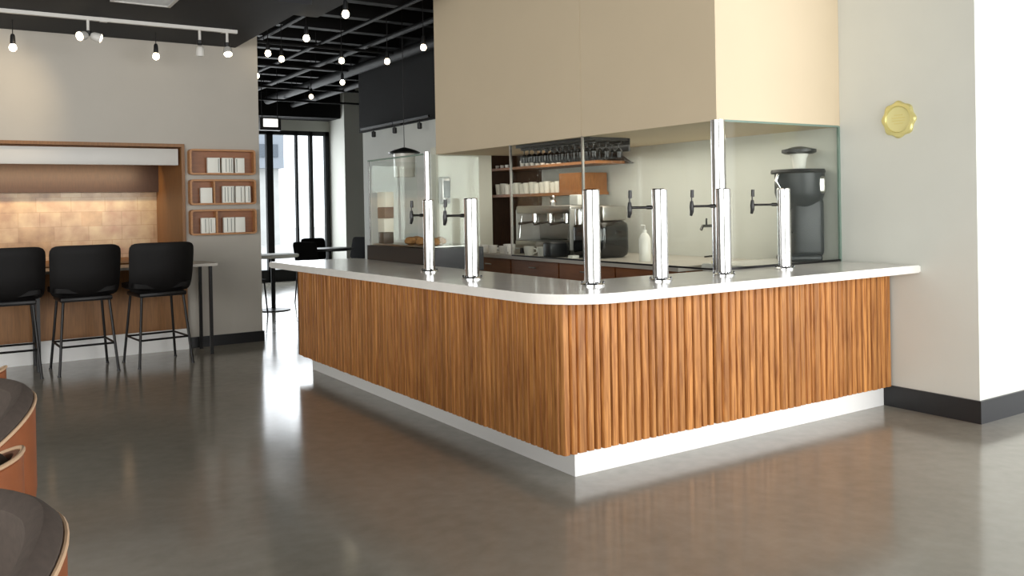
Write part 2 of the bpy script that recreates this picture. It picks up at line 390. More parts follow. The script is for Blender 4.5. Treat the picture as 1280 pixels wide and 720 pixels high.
# ------------------------------------------------------------------ glass screen round the service side
gs = thing('glass_screen', 'tall clear glass screen with chrome corner post under the cream bulkhead', 'glass screen', (1.38, .33, .92))
def loc_box(root, x0, x1, y0, y1, z0, z1):
    l = root.location; b = B(); box(b, x0-l.x, x1-l.x, y0-l.y, y1-l.y, z0-l.z, z1-l.z); return b
obj('pane', loc_box(gs, 1.43, WX-.012, .312, .322, .93, 1.835), 'glass_clear', gs)
obj('pane', loc_box(gs, 1.352, 1.362, .375, 1.630, .93, 1.835), 'glass_clear', gs)
obj('pane', loc_box(gs, 1.352, 1.362, 1.642, 2.595, .93, 1.835), 'glass_clear', gs)
b = B(); tube(b, [(0, 0, .0), (0, 0, .915)], .044, 32); obj('corner_post', b, 'chrome', gs, label='chrome corner post')
obj('joint_strip', loc_box(gs, 1.349, 1.365, 1.628, 1.644, .93, 1.835), 'steel', gs)
obj('end_strip', loc_box(gs, 1.349, 1.365, 2.590, 2.606, .93, 1.835), 'steel', gs)
obj('wall_strip', loc_box(gs, WX-.016, WX-.001, .309, .325, .92, 1.835), 'glass_edge', gs)
obj('bottom_rail', loc_box(gs, 1.42, WX-.012, .309, .325, .92, .934), 'black_metal', gs)
obj('bottom_rail', loc_box(gs, 1.35, 1.364, .375, 2.6, .921, .932), 'black_metal', gs)
obj('top_channel', loc_box(gs, 1.42, WX-.012, .308, .326, 1.826, 1.838), 'glass_edge', gs)

# ------------------------------------------------------------------ display case on the left run
dc = thing('display_case', 'glass pastry display case with black base at the far end of the bar', 'display case', (.54, 2.66, .92))
obj('base', loc_box(dc, .335, .80, 2.14, 3.2, .86, 1.035), 'dark_plastic', dc, label='black base')
obj('stand', loc_box(dc, .36, .78, 2.16, 3.18, .0, .86), 'dark_plastic', dc)
obj('pane', loc_box(dc, .345, .353, 2.17, 3.16, 1.035, 1.715), 'glass_case', dc)
obj('pane', loc_box(dc, .37, .78, 2.15, 2.158, 1.035, 1.715), 'glass_case', dc)
obj('pane', loc_box(dc, .37, .78, 3.16, 3.168, 1.035, 1.715), 'glass_case', dc)
obj('top_edge', loc_box(dc, .343, .353, 2.15, 3.18, 1.713, 1.725), 'glass_edge', dc)
obj('shelf', loc_box(dc, .37, .77, 2.2, 3.15, 1.04, 1.05), 'steel', dc)
b = B(); tube(b, [(-.19, -.50, -.02), (-.19, -.50, .815)], .020, 20); obj('corner_post', b, 'chrome', dc, label='chrome corner post')
b = B(); tube(b, [(-.19, .51, .0), (-.19, .51, .80)], .006, 10); obj('corner_post', b, 'shank', dc)
# goods inside it
def small_box(name, cat, label, x, y, z, w, d, h, m, group=None, rz=0):
    b = B(); rbox(b, -w/2, w/2, -d/2, d/2, 0, h, .004)
    o = obj(name, b, m, None, None, (x, y, z)); o.rotation_euler.z = rz; return tag(o, label, cat, group)
for k, (z, h, m) in enumerate(((1.05, .09, 'dark_plastic'), (1.141, .11, 'cup_paper'), (1.252, .09, 'box_red'), (1.343, .12, 'cup_paper'))):
    small_box('food_carton', 'carton', ('black carton at the bottom of the stack in the display case', 'white carton second from the bottom of the stack in the display case',
        'brownish carton third from the bottom of the stack in the display case', 'white carton topmost of the stack in the display case')[k], .44, 3.06, z, .09, .10, h, m, 'cartons stacked in the display case', .1*k)
for k in range(6):
    b = B(); lathe(b, [(.02, 0), (.045, .012), (.05, .03), (.035, .052), (.01, .06)], 14)
    o = obj('pastry', b, 'pastry', None, None, (.46 + .10*(k % 2), 2.28 + .095*k, 1.05)); tag(o, 'small round baked pastry in the bottom of the glass display case', 'pastry', 'pastries in the display case')

# ------------------------------------------------------------------ rear counter
bc = thing('back_counter', 'long wooden back counter with pale worktop along the wall', 'counter', (2.1, 2.3, 0))
obj('cabinet_body', loc_box(bc, 1.70, WX-.001, .95, 3.86, 0, .865), 'red_wood', bc)
obj('worktop', loc_box(bc, 1.62, WX-.001, .94, 3.87, .865, .90), 'table_grey', bc, label='pale grey worktop')
for k in range(4):
    y0 = .97 + k*.72; d = obj('door', loc_box(bc, 1.682, 1.70, y0, y0+.70, .08, .85), 'red_wood', bc)
    b = B(); l = bc.location; tube(b, [(1.665-l.x, y0+.30-l.y, .8), (1.665-l.x, y0+.40-l.y, .8)], .006, 8); obj('handle', b, 'steel', d)

# wall shelving above it
su = thing('wall_shelf_unit', 'dark wood wall unit with two long shelves above the back counter', 'shelf', (2.45, 3.6, .9))
obj('back_panel', loc_box(su, 2.49, WX-.001, 3.82, 4.24, .905, 1.96), 'dark_wood', su)
obj('side_panel', loc_box(su, 2.10, 2.49, 4.22, 4.24, .905, 1.96), 'dark_wood', su)
obj('shelf_board', loc_box(su, 2.14, 2.49, 2.72, 4.22, 1.42, 1.446), 'shelf_wood', su)
obj('shelf_board', loc_box(su, 2.14, 2.49, 2.47, 4.22, 1.688, 1.712), 'shelf_wood', su)
obj('end_box', loc_box(su, 2.18, 2.489, 2.74, 3.05, 1.446, 1.62), 'shelf_wood', su)
b = B(); l = Vector(su.location); V = []
for x in (2.47, 2.528):
    V.append([b.verts.new(Vector((x, y, z)) - l) for y, z in ((2.40, 1.690), (2.46, 1.712), (2.68, 1.829), (3.86, 1.829), (3.86, 1.690))])
b.faces.new(V[0]); b.faces.new(V[1])
for k in range(5): b.faces.new((V[0][k], V[0][(k+1) % 5], V[1][(k+1) % 5], V[1][k]))
obj('sloping_back', b, 'dark_wood', su)
# stemware rack under the bulkhead
rk = thing('glass_rack', 'black hanging rack under the cream bulkhead behind the glass screen', 'rack', (1.55, 2.0, 1.80))
obj('mounting_plate', loc_box(rk, 1.40, 1.76, 1.60, 2.585, 1.806, 1.829), 'dark_plastic', rk)
b = B(); box(b, 1.785, 1.80, 1.62, 2.585, 1.732, 1.83)
tag(obj('drop_panel', b, 'dark_plastic'), 'narrow black panel hanging under the bulkhead right behind the stem glasses', 'panel')
for k in range(3):
    obj('rail', loc_box(rk, 1.45+k*.12, 1.465+k*.12, 1.60, 2.585, 1.79, 1.806), 'black_metal', rk)
M['smoke'] = mat('smoked_glass', (10, 9, 8), .25, spec=.4)
def stem_glass():
    t = thing('stem_glass', 'dark smoked stem glass hanging upside down from the black rack', 'glass', (1.457, 2.545, 1.79), 0, 'stem glasses hanging from the rack')
    b = B(); lathe(b, [(.030, 0), (.030, -.003), (.005, -.008), (.004, -.035), (.018, -.045), (.031, -.062), (.029, -.105), (.027, -.105), (.028, -.064), (.004, -.046)], 18); obj('bowl', b, 'smoke', t)
    return t
sg = stem_glass(); first = True
for i in range(3):
    for k in range(13):
        if first: first = False; continue
        dup(sg, (1.457 + .12*i, 2.545 - k*.076, 1.79))

def cup(bm, h, r, cx=0, cy=0, cz=0):
    lathe(bm, [(r*.7, 0), (r*.8, .003), (r, h), (r*1.05, h+.002), (r*.92, h), (r*.72, .012), (.001, .010)], 18, cx, cy, cz)
# white cups / jars on the lower shelf
b = B(); cup(b, .105, .040); c0 = obj('paper_cup_stack', b, 'cup_paper', None, None, (2.22, 4.14, 1.446))
tag(c0, 'white canister in the row on the lower wall shelf', 'canister', 'white canisters on the lower shelf')
ci = 0
for k in range(1, 13):
    o = c0.copy(); C.objects.link(o); o.location = (2.215 + .01*(k % 2), 4.14 - k*.086, 1.446); o.scale.z = 1 + .06*math.sin(k*2.1)
# small white cups on upper shelf
b = B(); cup(b, .055, .027); e0 = obj('espresso_cup', b, 'cup', None, None, (2.19, 3.66, 1.712)); tag(e0, 'small white espresso cup in the row on the upper wall shelf', 'cup', 'espresso cups on the upper shelf')
for k in range(1, 8):
    o = e0.copy(); C.objects.link(o); o.location = (2.19, 3.66 - k*.085, 1.712)
for k in range(3):
    o = e0.copy(); C.objects.link(o); o.location = (2.19, 4.12 - k*.09, 1.712); o.scale = (.8, .8, .55)
    o['label'] = 'low white saucer cup at the far left end of the upper wall shelf'; o['group'] = 'low cups at the left end of the upper shelf'
# dark bottles
def bottle(m='bottle_dark', h=.105, r=.034):
    t = thing('bottle', '', 'bottle')
    b = B(); lathe(b, [(r*.9, 0), (r, .006), (r, h*.66), (r*.5, h*.8), (r*.36, h*.86), (r*.36, h)], 16); obj('bottle_body', b, m, t)
    b = B(); lathe(b, [(r*.42, h-.02), (r*.42, h+.004), (r*.36, h+.006)], 12); obj('cap', b, 'steel' if m == 'bottle_dark' else 'dark_plastic', t)
    return t
bt = bottle(); bt.location = (2.36, 3.76, 1.712); bt['label'] = 'dark glass bottle in the row at the back of the upper wall shelf'; bt['group'] = 'dark bottles on the upper shelf'
for k in range(1, 14): dup(bt, (2.36 + .012*(k % 2), 3.76 - k*.091, 1.712))

# espresso machine
em = thing('espresso_machine', 'chrome and grey espresso machine on the back counter', 'coffee machine', (2.05, 2.84, .90))
b = B(); rbox(b, -.24, .30, -.40, .40, .05, .12, .012); obj('drip_tray', b, 'steel', em)
b = B(); rbox(b, .02, .30, -.39, .39, .12, .36, .02); obj('body', b, 'steel', em)
b = B(); rbox(b, -.22, .28, -.41, .41, .36, .43, .015); obj('top_case', b, 'steel', em)
for sy in (-1, 1):
    b = B(); rbox(b, -.22, .30, sy*.405-.012, sy*.405+.012, .05, .40, .01); obj('side_panel', b, 'track_white', em)
for px, py in ((-.2,-.35), (-.2,.35), (.26,-.35), (.26,.35)):
    b = B(); lathe(b, [(.02, 0), (.016, .05)], 12, px, py); obj('foot', b, 'dark_plastic', em)
for k in range(3):
    y = -.24 + .24*k; b = B(); lathe(b, [(.035, .28), (.035, .36)], 16, -.12, y); g = obj('group_head', b, 'chrome', em)
    b = B(); tube(b, [(-.15, y, .285), (-.30, y, .272)], [.008, .013], 10); lathe(b, [(.03, .27), (.033, .295)], 14, -.12, y); obj('portafilter', b, 'dark_plastic', g)
for y in (-.37, .37):
    b = B(); tube(b, [(-.18, y, .34), (-.2, y, .25), (-.21, y, .14)], .006, 8); obj('steam_wand', b, 'chrome', em)
# things on top of the machine / cups on the counter
b = B(); rbox(b, -.05, .05, -.06, .06, 0, .09, .012); o = obj('milk_carton', b, 'cup', None, None, (1.97, 2.50, 1.33)); tag(o, 'pale square container standing on top of the espresso machine', 'container')
b = B(); lathe(b, [(.03, 0), (.035, .03), (.02, .05), (.03, .075), (.022, .09)], 14); o = obj('milk_jug', b, 'chrome', None, None, (1.96, 2.85, 1.33)); tag(o, 'small chrome jug on top of the espresso machine', 'jug')
b = B(); cup(b, .07, .045); tube(b, [(.04, 0, .055), (.068, 0, .05), (.068, 0, .025), (.038, 0, .018)], .006, 8)
m0 = obj('mug', b, 'cup', None, None, (1.70, 3.74, .90)); tag(m0, 'white mug at the left end of the back counter', 'mug', 'white mugs on the back counter')
for k, (x, y, s) in enumerate(((1.70, 3.60, 1), (1.70, 3.45, 1), (1.72, 3.30, .95), (1.69, 3.15, 1.25), (1.69, 2.84, 1.1), (1.69, 2.64, 1.1))):
    o = m0.copy(); C.objects.link(o); o.location = (x, y, .90); o.scale = (s, s, s); o.rotation_euler.z = k*1.3
    o['label'] = ('white mug second from the left end of the back counter', 'white mug third from the left end of the back counter', 'white mug fourth from the left end of the back counter',
                  'large white mug just left of the espresso machine front', 'white mug in front of the middle of the espresso machine', 'white mug in front of the right end of the espresso machine')[k]
# black brewer
br = thing('coffee_brewer', 'rounded black coffee brewer with steel top on the back counter', 'coffee machine', (1.94, 2.18, .90))
b = B(); rbox(b, -.15, .17, -.20, .20, 0, .30, .06, 5); obj('body', b, 'bottle_dark', br)
b = B(); rbox(b, -.10, .15, -.17, .12, .30, .42, .015); obj('steel_top', b, 'steel', br)
b = B(); lathe(b, [(.05, .27), (.055, .36), (.05, .40)], 18, -.11, .1); obj('brew_head', b, 'chrome', br)
b = B(); tube(b, [(-.155, -.03, .1), (-.17, -.03, .12), (-.17, -.03, .2), (-.155, -.03, .22)], .006, 8); obj('handle', b, 'steel', br)
b = B(); rbox(b, -.09, .09, -.06, .06, 0, .13, .02, 3); o = obj('knock_box', b, 'dark_plastic', None, None, (1.70, 2.47, .90)); tag(o, 'small black knock box beside the black coffee brewer', 'knock box')
small_box('napkin', 'napkin', 'small white napkin stack in front of the black coffee brewer', 1.70, 2.22, .90, .07, .06, .025, 'paper')
# white bottle
wb = thing('syrup_bottle', 'tall white pump bottle standing right of the black coffee brewer', 'bottle', (1.85, 1.53, .90))
b = B(); lathe(b, [(.042, 0), (.045, .01), (.045, .17), (.03, .20), (.016, .215), (.016, .235)], 20); obj('bottle_body', b, 'cup', wb)
b = B(); tube(b, [(0, 0, .23), (0, 0, .27), (-.03, .01, .272)], .006, 8); obj('pump', b, 'track_white', wb)
# small hand tap on the wall
ws = thing('wall_spigot', 'small dark spigot on the wall right of the white pump bottle', 'tap', (WX, 1.46, 1.15))
b = B(); tube(b, [(0, 0, 0), (-.14, 0, 0), (-.16, 0, -.03)], .012, 10); obj('spout', b, 'shank', ws)
b = B(); tube(b, [(-.10, 0, .01), (-.10, -.0, .04), (-.13, -.03, .055)], .007, 8); obj('lever', b, 'tap_black', ws)
# brass canisters by the post
bj = thing('brass_dispenser', 'small brass dispenser with handle behind the chrome post', 'dispenser', (1.45, .43, .0))
bj.location = (1.86, .80, .92)
b = B(); lathe(b, [(.045, 0), (.045, .012), (.016, .02), (.016, .07), (.036, .075), (.036, .17), (.03, .175)], 18); obj('body', b, 'brass', bj)
b = B(); tube(b, [(-.03, 0, .05), (-.10, .03, .045)], .006, 8); obj('lever', b, 'shank', bj)

# big coffee grinder behind the glass
gr = thing('coffee_grinder', 'large charcoal coffee grinder behind glass at the wall end of the bar', 'coffee grinder', (2.345, .515, .92), -.58)
b = B(); rbox(b, -.13, .13, -.11, .11, 0, .05, .02, 3); obj('base', b, 'grinder_grey', gr)
b = B(); rbox(b, -.06, .15, -.10, .10, .03, .44, .04, 4); obj('body', b, 'grinder_grey', gr)
b = B(); lathe(b, [(.085, .36), (.15, .42), (.165, .47), (.165, .60), (.12, .615)], 32, .01, 0); obj('head', b, 'grinder_grey', gr)
b = B(); lathe(b, [(.176, .60), (.181, .61), (.176, .628), (.04, .635)], 36, 0, 0); obj('head_lid', b, 'dark_plastic', gr)
b = B(); lathe(b, [(.04, .63), (.05, .70), (.065, .74)], 24, .01, 0); obj('hopper', b, 'cup', gr)
b = B(); lathe(b, [(.09, .735), (.115, .745), (.115, .765), (.03, .785)], 32, .01, 0); obj('hopper_lid', b, 'dark_plastic', gr)
b = B(); rbox(b, .04, .15, -.135, -.06, .46, .58, .02, 3); obj('control_panel', b, 'steel', gr)
b = B(); tube(b, [(-.10, -.03, .40), (-.12, -.03, .30), (-.08, -.03, .22)], [.02, .015, .02], 12); obj('spout', b, 'chrome', gr)
b = B(); tube(b, [(-.02, -.06, .20), (-.10, -.06, .20)], .006, 8); tube(b, [(-.02, .03, .20), (-.10, .03, .20)], .006, 8); obj('bag_holder', b, 'shank', gr)
b = B(); tube(b, [(-.15, -.06, .60), (-.17, -.06, .55), (-.14, -.06, .50)], .012, 10); obj('handle', b, 'chrome', gr)

# dispenser on the stub wall
tp = thing('towel_dispenser', 'grey towel dispenser fixed on the pale stub wall', 'dispenser', (1.415, 3.88, 1.36))
b = B(); rbox(b, -.045, .045, -.09, 0, 0, .26, .02, 3); obj('body', b, 'steel', tp)
b = B(); rbox(b, -.035, .035, -.095, -.085, .06, .22, .004); obj('front_cover', b, 'grinder_grey', tp)

# brass emblem on the wall
em2 = thing('wall_emblem', 'round pale brass emblem with scalloped rim on the grey wall', 'wall emblem', (WX, -.13, 1.84))
b = B(); n = 96; pr = []
def ringpt(a, r, x): return (x, r*math.cos(a), r*math.sin(a))
lay = []
for (rr, xx, sc) in ((.112, 0, 1), (.114, -.012, 1), (.105, -.022, .7), (.086, -.024, 0), (.080, -.012, 0)):
    lay.append([b.verts.new(ringpt(2*PI*k/n, rr + sc*.006*math.cos(8*2*PI*k/n), xx)) for k in range(n)])
for a_, b_ in zip(lay, lay[1:]):
    for k in range(n): b.faces.new((a_[k], a_[(k+1) % n], b_[(k+1) % n], b_[k])).smooth = True
b.faces.new(lay[0])
obj('rim', b, 'brass', em2)
b = B(); lathe(b, [(.082, -.004), (.080, -.014), (.070, -.012), (.001, -.011)], 48, axis='x'); dd = obj('dish', b, 'brass_face', em2)
b = B()
for z, w in ((.028, .028), (.010, .045), (-.008, .045), (-.026, .03)): box(b, -.0135, -.011, -w, w, z-.003, z+.003)
obj('relief_lines', b, 'brass', dd)

# ------------------------------------------------------------------ left side: bar table, stools
tb = thing('bar_table', 'long narrow bar table with pale top and thin black legs along the niche', 'table', (-1.6, 5.15, 0))
obj('tabletop', loc_box(tb, -3.3, -.42, 4.90, 5.39, .825, .85), 'table_grey', tb)
for x in (-3.2, -1.9, -.475):
    for y in (4.95, 5.34):
        obj('leg', loc_box(tb, x-.014, x+.014, y-.014, y+.014, 0, .825), 'black_metal', tb)
def squircle(u, v, n=9):
    m = max(abs(u), abs(v))
    if m < 1e-6: return 0, 0
    du, dv = u/m, v/m; k = (abs(du)**n + abs(dv)**n)**(-1/n); k = k
    return du*m*k, dv*m*k
def padded(bm, fn, nu=14, nv=12, th=.04):
    F = {}; 
    for i in range(nu+1):
        for j in range(nv+1):
            u, v = squircle(-1+2*i/nu, -1+2*j/nv)
            p, nrm = fn(u, v)
            m = max(abs(-1+2*i/nu), abs(-1+2*j/nv)); t = th*(.5 if m > .999 else (.85 if m > .84 else 1))*.5
            F[i, j] = (bm.verts.new(p + nrm*t), bm.verts.new(p - nrm*t))
    for i in range(nu):
        for j in range(nv):
            for s in (0, 1): bm.faces.new([F[a, c][s] for a, c in ((i,j),(i+1,j),(i+1,j+1),(i,j+1))][::(1 if s == 0 else -1)]).smooth = True
    ed = [(i, 0) for i in range(nu)] + [(nu, j) for j in range(nv)] + [(i, nv) for i in range(nu, 0, -1)] + [(0, j) for j in range(nv, 0, -1)]
    for a, c in zip(ed, ed[1:]+ed[:1]): bm.faces.new((F[a][0], F[a][1], F[c][1], F[c][0])).smooth = True
def make_stool():
    t = thing('bar_stool', '', 'bar stool')
    def back(u, v):
        z = .855 + .215*v; x = .275*u*(1 - .05*(1-v)/2); y = -.20 - .045*(v+1)/2 + .085*u*u + .05*max(0, -v)**2
        return Vector((x, y, z)), Vector((-.25*u, 1, .15)).normalized()
    def seat(u, v):
        return Vector((.25*u, .02 + .21*v, .675 + .02*u*u + .012*max(0, -v))), Vector((0, 0, 1))
    b = B(); padded(b, back, th=.055); obj('backrest', b, 'black_fabric', t)
    b = B(); padded(b, seat, th=.075); obj('seat', b, 'black_fabric', t)
    b = B(); rbox(b, -.2, .2, -.19, .2, .60, .64, .012); obj('seat_frame', b, 'black_metal', t)
    for sx in (-1, 1):
        for (y0, y1) in ((-.16, -.235), (.17, .235)):
            b = B(); tube(b, [(sx*.175, y0, .62), (sx*.225, y1, .006)], .011, 10); lg = obj('leg', b, 'black_metal', t)
            b = B(); lathe(b, [(.014, 0), (.014, .012)], 10, sx*.226, y1, 0); obj('foot_cap', b, 'dark_plastic', lg)
    b = B(); q = .245; zz = .235
    s = .205; yq = .207
    tube(b, [(-s, -yq, zz), (s, -yq, zz)], .009, 8); tube(b, [(-s, yq, zz), (s, yq, zz)], .009, 8); tube(b, [(-s, -yq, zz), (-s, yq, zz)], .009, 8); tube(b, [(s, -yq, zz), (s, yq, zz)], .009, 8)
    obj('footrest', b, 'black_metal', t)
    return t
st = make_stool(); st.location = (-.98, 4.80, 0); st.rotation_euler.z = .10
st['label'] = 'black bar stool nearest the table end and the wooden wall boxes'; st['group'] = 'black bar stools at the niche'
dup(st, (-1.57, 4.83, 0), .04, 'black bar stool in the middle of the three at the niche')
dup(st, (-2.13, 4.84, 0), -.03, 'black bar stool cut by the left edge of the photo, farthest from the bar')

# ------------------------------------------------------------------ wooden wall boxes with cards
def wall_box(zc, label, div=None):
    w, h, d = .32, .125, .10
    t = thing('wall_box', label, 'wall shelf', (-.228, WY, zc), 0, 'wooden boxes on the left wall')
    b = B(); n = 6; r = .03
    def rr(w, h, r):
        P = []
        for cx, cz, a0 in ((w-r, h-r, 0), (-w+r, h-r, PI/2), (-w+r, -h+r, PI), (w-r, -h+r, 1.5*PI)):
            P += [(cx + r*math.cos(a0+PI/2*k/n), cz + r*math.sin(a0+PI/2*k/n)) for k in range(n+1)]
        return P
    o_ = rr(w, h, r); i_ = rr(w-.018, h-.018, r*.55); L = []
    for y in (-.002, -d):
        L.append(([b.verts.new((p[0], y, p[1])) for p in o_], [b.verts.new((p[0], y, p[1])) for p in i_]))
    N = len(o_)
    for k in range(N):
        j = (k+1) % N
        b.faces.new((L[0][0][k], L[0][0][j], L[1][0][j], L[1][0][k])); b.faces.new((L[0][1][k], L[0][1][j], L[1][1][j], L[1][1][k]))
        b.faces.new((L[1][0][k], L[1][0][j], L[1][1][j], L[1][1][k])); b.faces.new((L[0][0][k], L[0][0][j], L[0][1][j], L[0][1][k]))
    obj('frame', b, 'shelf_wood_h', t)
    b = B(); box(b, -w+.017, w-.017, -.012, -.002, -h+.017, h-.017); obj('back_board', b, 'red_wood', t)
    if div is not None:
        b = B(); box(b, div-.007, div+.007, -d+.004, -.012, -h+.017, h-.017); obj('divider', b, 'shelf_wood_h', t)
    return t
wall_box(1.815, 'topmost of the three wooden boxes on the left wall, undivided')
wall_box(1.520, 'middle of the three wooden boxes on the left wall, with divider', -.09)
wall_box(1.225, 'lowest of the three wooden boxes on the left wall, with divider', -.07)
def card(x0, x1, z, h, label, lines, grp):
    t = thing('card_pack', label, 'card pack', ((x0+x1)/2, WY-.056, z), 0, grp)
    w = (x1-x0)/2
    b = B(); rbox(b, -w, w, -.022, .022, 0, h, .002); obj('sleeve', b, 'paper', t)
    b = B()
    for lx in lines: box(b, lx*w-.003, lx*w+.003, -.0235, -.021, .01, h-.01)
    obj('print_stripes', b, 'print', t, label='grey printed stripes')
    return t
z1, z2, z3 = 1.708, 1.413, 1.118
card(-.375, -.255, z1, .15, 'white pack on the left in the topmost wooden box', [.75], 'white packs in the topmost box')
card(-.235, -.125, z1, .15, 'white pack in the middle of the topmost wooden box', [-.3, .3, .7], 'white packs in the topmost box')
card(-.105, -.015, z1, .15, 'white pack on the right in the topmost wooden box', [-.7], 'white packs in the topmost box')
card(-.445, -.335, z2, .15, 'white pack alone left of the divider in the middle wooden box', [], 'white packs in the middle box')
card(-.235, -.12, z2, .165, 'striped white pack just right of the divider in the middle wooden box', [-.6, -.1, .5, .85], 'white packs in the middle box')
card(-.105, -.02, z2, .165, 'white pack in the centre of the right half of the middle wooden box', [.2], 'white packs in the middle box')
card(-.01, .04, z2, .165, 'narrow white pack at the right end of the middle wooden box', [.3], 'white packs in the middle box')
card(-.445, -.375, z3, .15, 'white pack at the left end of the lowest wooden box', [.1], 'white packs in the lowest box')
card(-.37, -.31, z3, .15, 'white pack just left of the divider in the lowest wooden box', [-.4], 'white packs in the lowest box')
card(-.23, -.125, z3, .15, 'white pack just right of the divider in the lowest wooden box', [-.3, .4], 'white packs in the lowest box')
card(-.115, -.02, z3, .15, 'white pack at the right end of the lowest wooden box', [], 'white packs in the lowest box')

# ------------------------------------------------------------------ lounge chairs at the lower left
def make_tub():
    t = thing('tub_chair', '', 'chair')
    n = 40
    def rim(a):   # a = -1..1 along the shell; height of rim, open side faces -Y
        s = abs(a); return .80 - .15*max(0, (s-.35)/.65)**1.6
    def sweep(bm, r_in, r_out, z0, top_off, bev=.012):
        rings = []
        for k in range(n+1):
            a = -1 + 2*k/n; ang = PI/2 + a*2.05; zt = rim(a) + top_off; c, s = math.cos(ang), math.sin(ang)
            low = .04*(1-abs(a))
            P = [(r_in, z0), (r_out-.04, z0), (r_out-.015, z0+.06), (r_out, z0+.2), (r_out, zt-bev), (r_out-bev*.7, zt-bev*.25), ((r_in+r_out)/2, zt), (r_in+bev*.7, zt-bev*.25), (r_in, zt-bev)]
            rings.append([bm.verts.new((r*c, r*s, z)) for r, z in P])
        for A, Bq in zip(rings, rings[1:]):
            m_ = len(A)
            for j in range(m_): bm.faces.new((A[j], A[(j+1) % m_], Bq[(j+1) % m_], Bq[j])).smooth = True
        bm.faces.new(rings[0]); bm.faces.new(rings[-1])
    b = B(); sweep(b, .302, .324, .30, -.03, .006); obj('shell', b, 'tan_leather', t, label='tan leather outer shell')
    b = B(); sweep(b, .258, .318, .36, .012, .026); obj('back_pad', b, 'dark_fabric', t, label='charcoal inner padding')
    b = B(); pts = []
    for k in range(n+1):
        a = -1 + 2*k/n; ang = PI/2 + a*2.05; pts.append((0.323*math.cos(ang), 0.323*math.sin(ang), rim(a)-.026))
    tube(b, pts, .0055, 8); obj('piping', b, 'piping', t, label='pale piping along the rim')
    b = B(); lathe(b, [(.16, .36), (.24, .37), (.252, .41), (.21, .45), (.10, .465), (.001, .468)], 32, 0, -.01); obj('seat_cushion', b, 'dark_fabric', t)
    b = B(); lathe(b, [(.24, .28), (.262, .30), (.262, .365), (.20, .37)], 32); obj('seat_frame', b, 'tan_leather', t)
    for sx in (-1, 1):
        for sy in (-1, 1):
            b = B(); tube(b, [(sx*.15, sy*.15, .29), (sx*.20, sy*.20, 0)], [.019, .012], 10); obj('leg', b, 'leg_wood', t)
    return t
tc = make_tub(); tc.location = (-2.735, -1.65, 0); tc.rotation_euler.z = -.75
tc['label'] = 'nearest dark padded tub chair at the bottom left corner of the photo'; tc['group'] = 'tan and charcoal tub chairs at the left'
dup(tc, (-2.675, -.32, 0), -.75, 'dark padded tub chair at the left edge, just behind the turned-away tan one')
cc = dup(tc, (-2.755, -.985, 0), PI+.7, 'tub chair with its tan back to the camera, between the two dark padded tub chairs')
cd = dup(tc, (-2.715, .36, 0), PI+.7, 'farthest tub chair at the left edge, only a sliver of tan shell visible')

for q in (cc, cd):
    for ch in q.children:
        if ch.name.startswith('back_pad'): ch.scale = (.93, .93, .95)
# ------------------------------------------------------------------ ceiling lights, left
tr = thing('light_track', 'long pale track rail under the black ceiling at the left', 'track light', (-1.4, 4.58, 2.97))
b = B(); box(b, -2.6, 1.11, -.018, .018, -.03, 0); obj('rail', b, 'track_white', tr)
for x in (-2.4, -1.2, 0, 1.0):
    b = B(); box(b, x-.03, x+.03, -.022, .022, -.034, .0); obj('clip', b, 'track_white', tr)
def spot(loc, label, dirs, m='bulb'):
    t = thing('track_spotlight', label, 'spotlight', loc, 0, 'spotlights on the track')
    b = B(); tube(b, [(0, 0, 0), (0, 0, -.09)], .012, 10); obj('stem', b, 'track_white', t)
    b = B(); lathe(b, [(.02, -.13), (.028, -.12), (.028, -.09), (.012, -.085)], 16); obj('joint', b, 'dark_plastic', t)
    for d in dirs:
        d = Vector(d).normalized(); p = Vector((0, 0, -.12)); q = d.to_track_quat('Z', 'Y').to_matrix()
        b = B(); lathe(b, [(.022, .02), (.036, .04), (.04, .10), (.036, .10), (.03, .085)], 20, p.x, p.y, p.z, rot=q); h = obj('lamp_head', b, 'track_white', t)
        b = B(); lathe(b, [(.031, .084), (.034, .099), (.02, .108), (.001, .11)], 20, p.x, p.y, p.z, rot=q); obj('lens', b, m, h)
    return t
spot((-1.52, 4.58, 2.94), 'twin-headed spotlight on the ceiling track at the left', [(-.6, -.5, -.25), (.85, -.2, -.25)])
spot((-.62, 4.58, 2.94), 'unlit single spotlight second from the right end of the track', [(.1, .3, -1)], 'glass_edge')
spot((-.38, 4.58, 2.94), 'lit spotlight at the right end of the ceiling track', [(-.1, -.6, -.9)])
def pendant(x, y, ztop, zb, label, grp, r=.03, cord=True):
    t = thing('bulb_pendant', label, 'pendant bulb', (x, y, zb), 0, grp)
    b = B(); tube(b, [(0, 0, ztop-zb), (0, 0, .10)], .004, 6); obj('cord', b, 'black_metal', t)
    b = B(); lathe(b, [(.012, .115), (.018, .10), (.021, .05), (.021, .03), (.015, .028)], 14); obj('socket', b, 'dark_plastic', t)
    b = B(); lathe(b, [(.002, -.032), (.017, -.026), (.028, -.012), (.030, .002), (.024, .02), (.015, .034), (.012, .045)], 18); obj('bulb', b, 'bulb', t)
    return t
pendant(-2.04, 5.0, 2.97, 2.735, 'bare pendant bulb in front of the left wall, near the left photo edge', 'bare bulbs on the left wall side')
pendant(-.905, 5.0, 2.97, 2.75, 'bare pendant bulb hanging above the right-hand bar stool', 'bare bulbs on the left wall side')
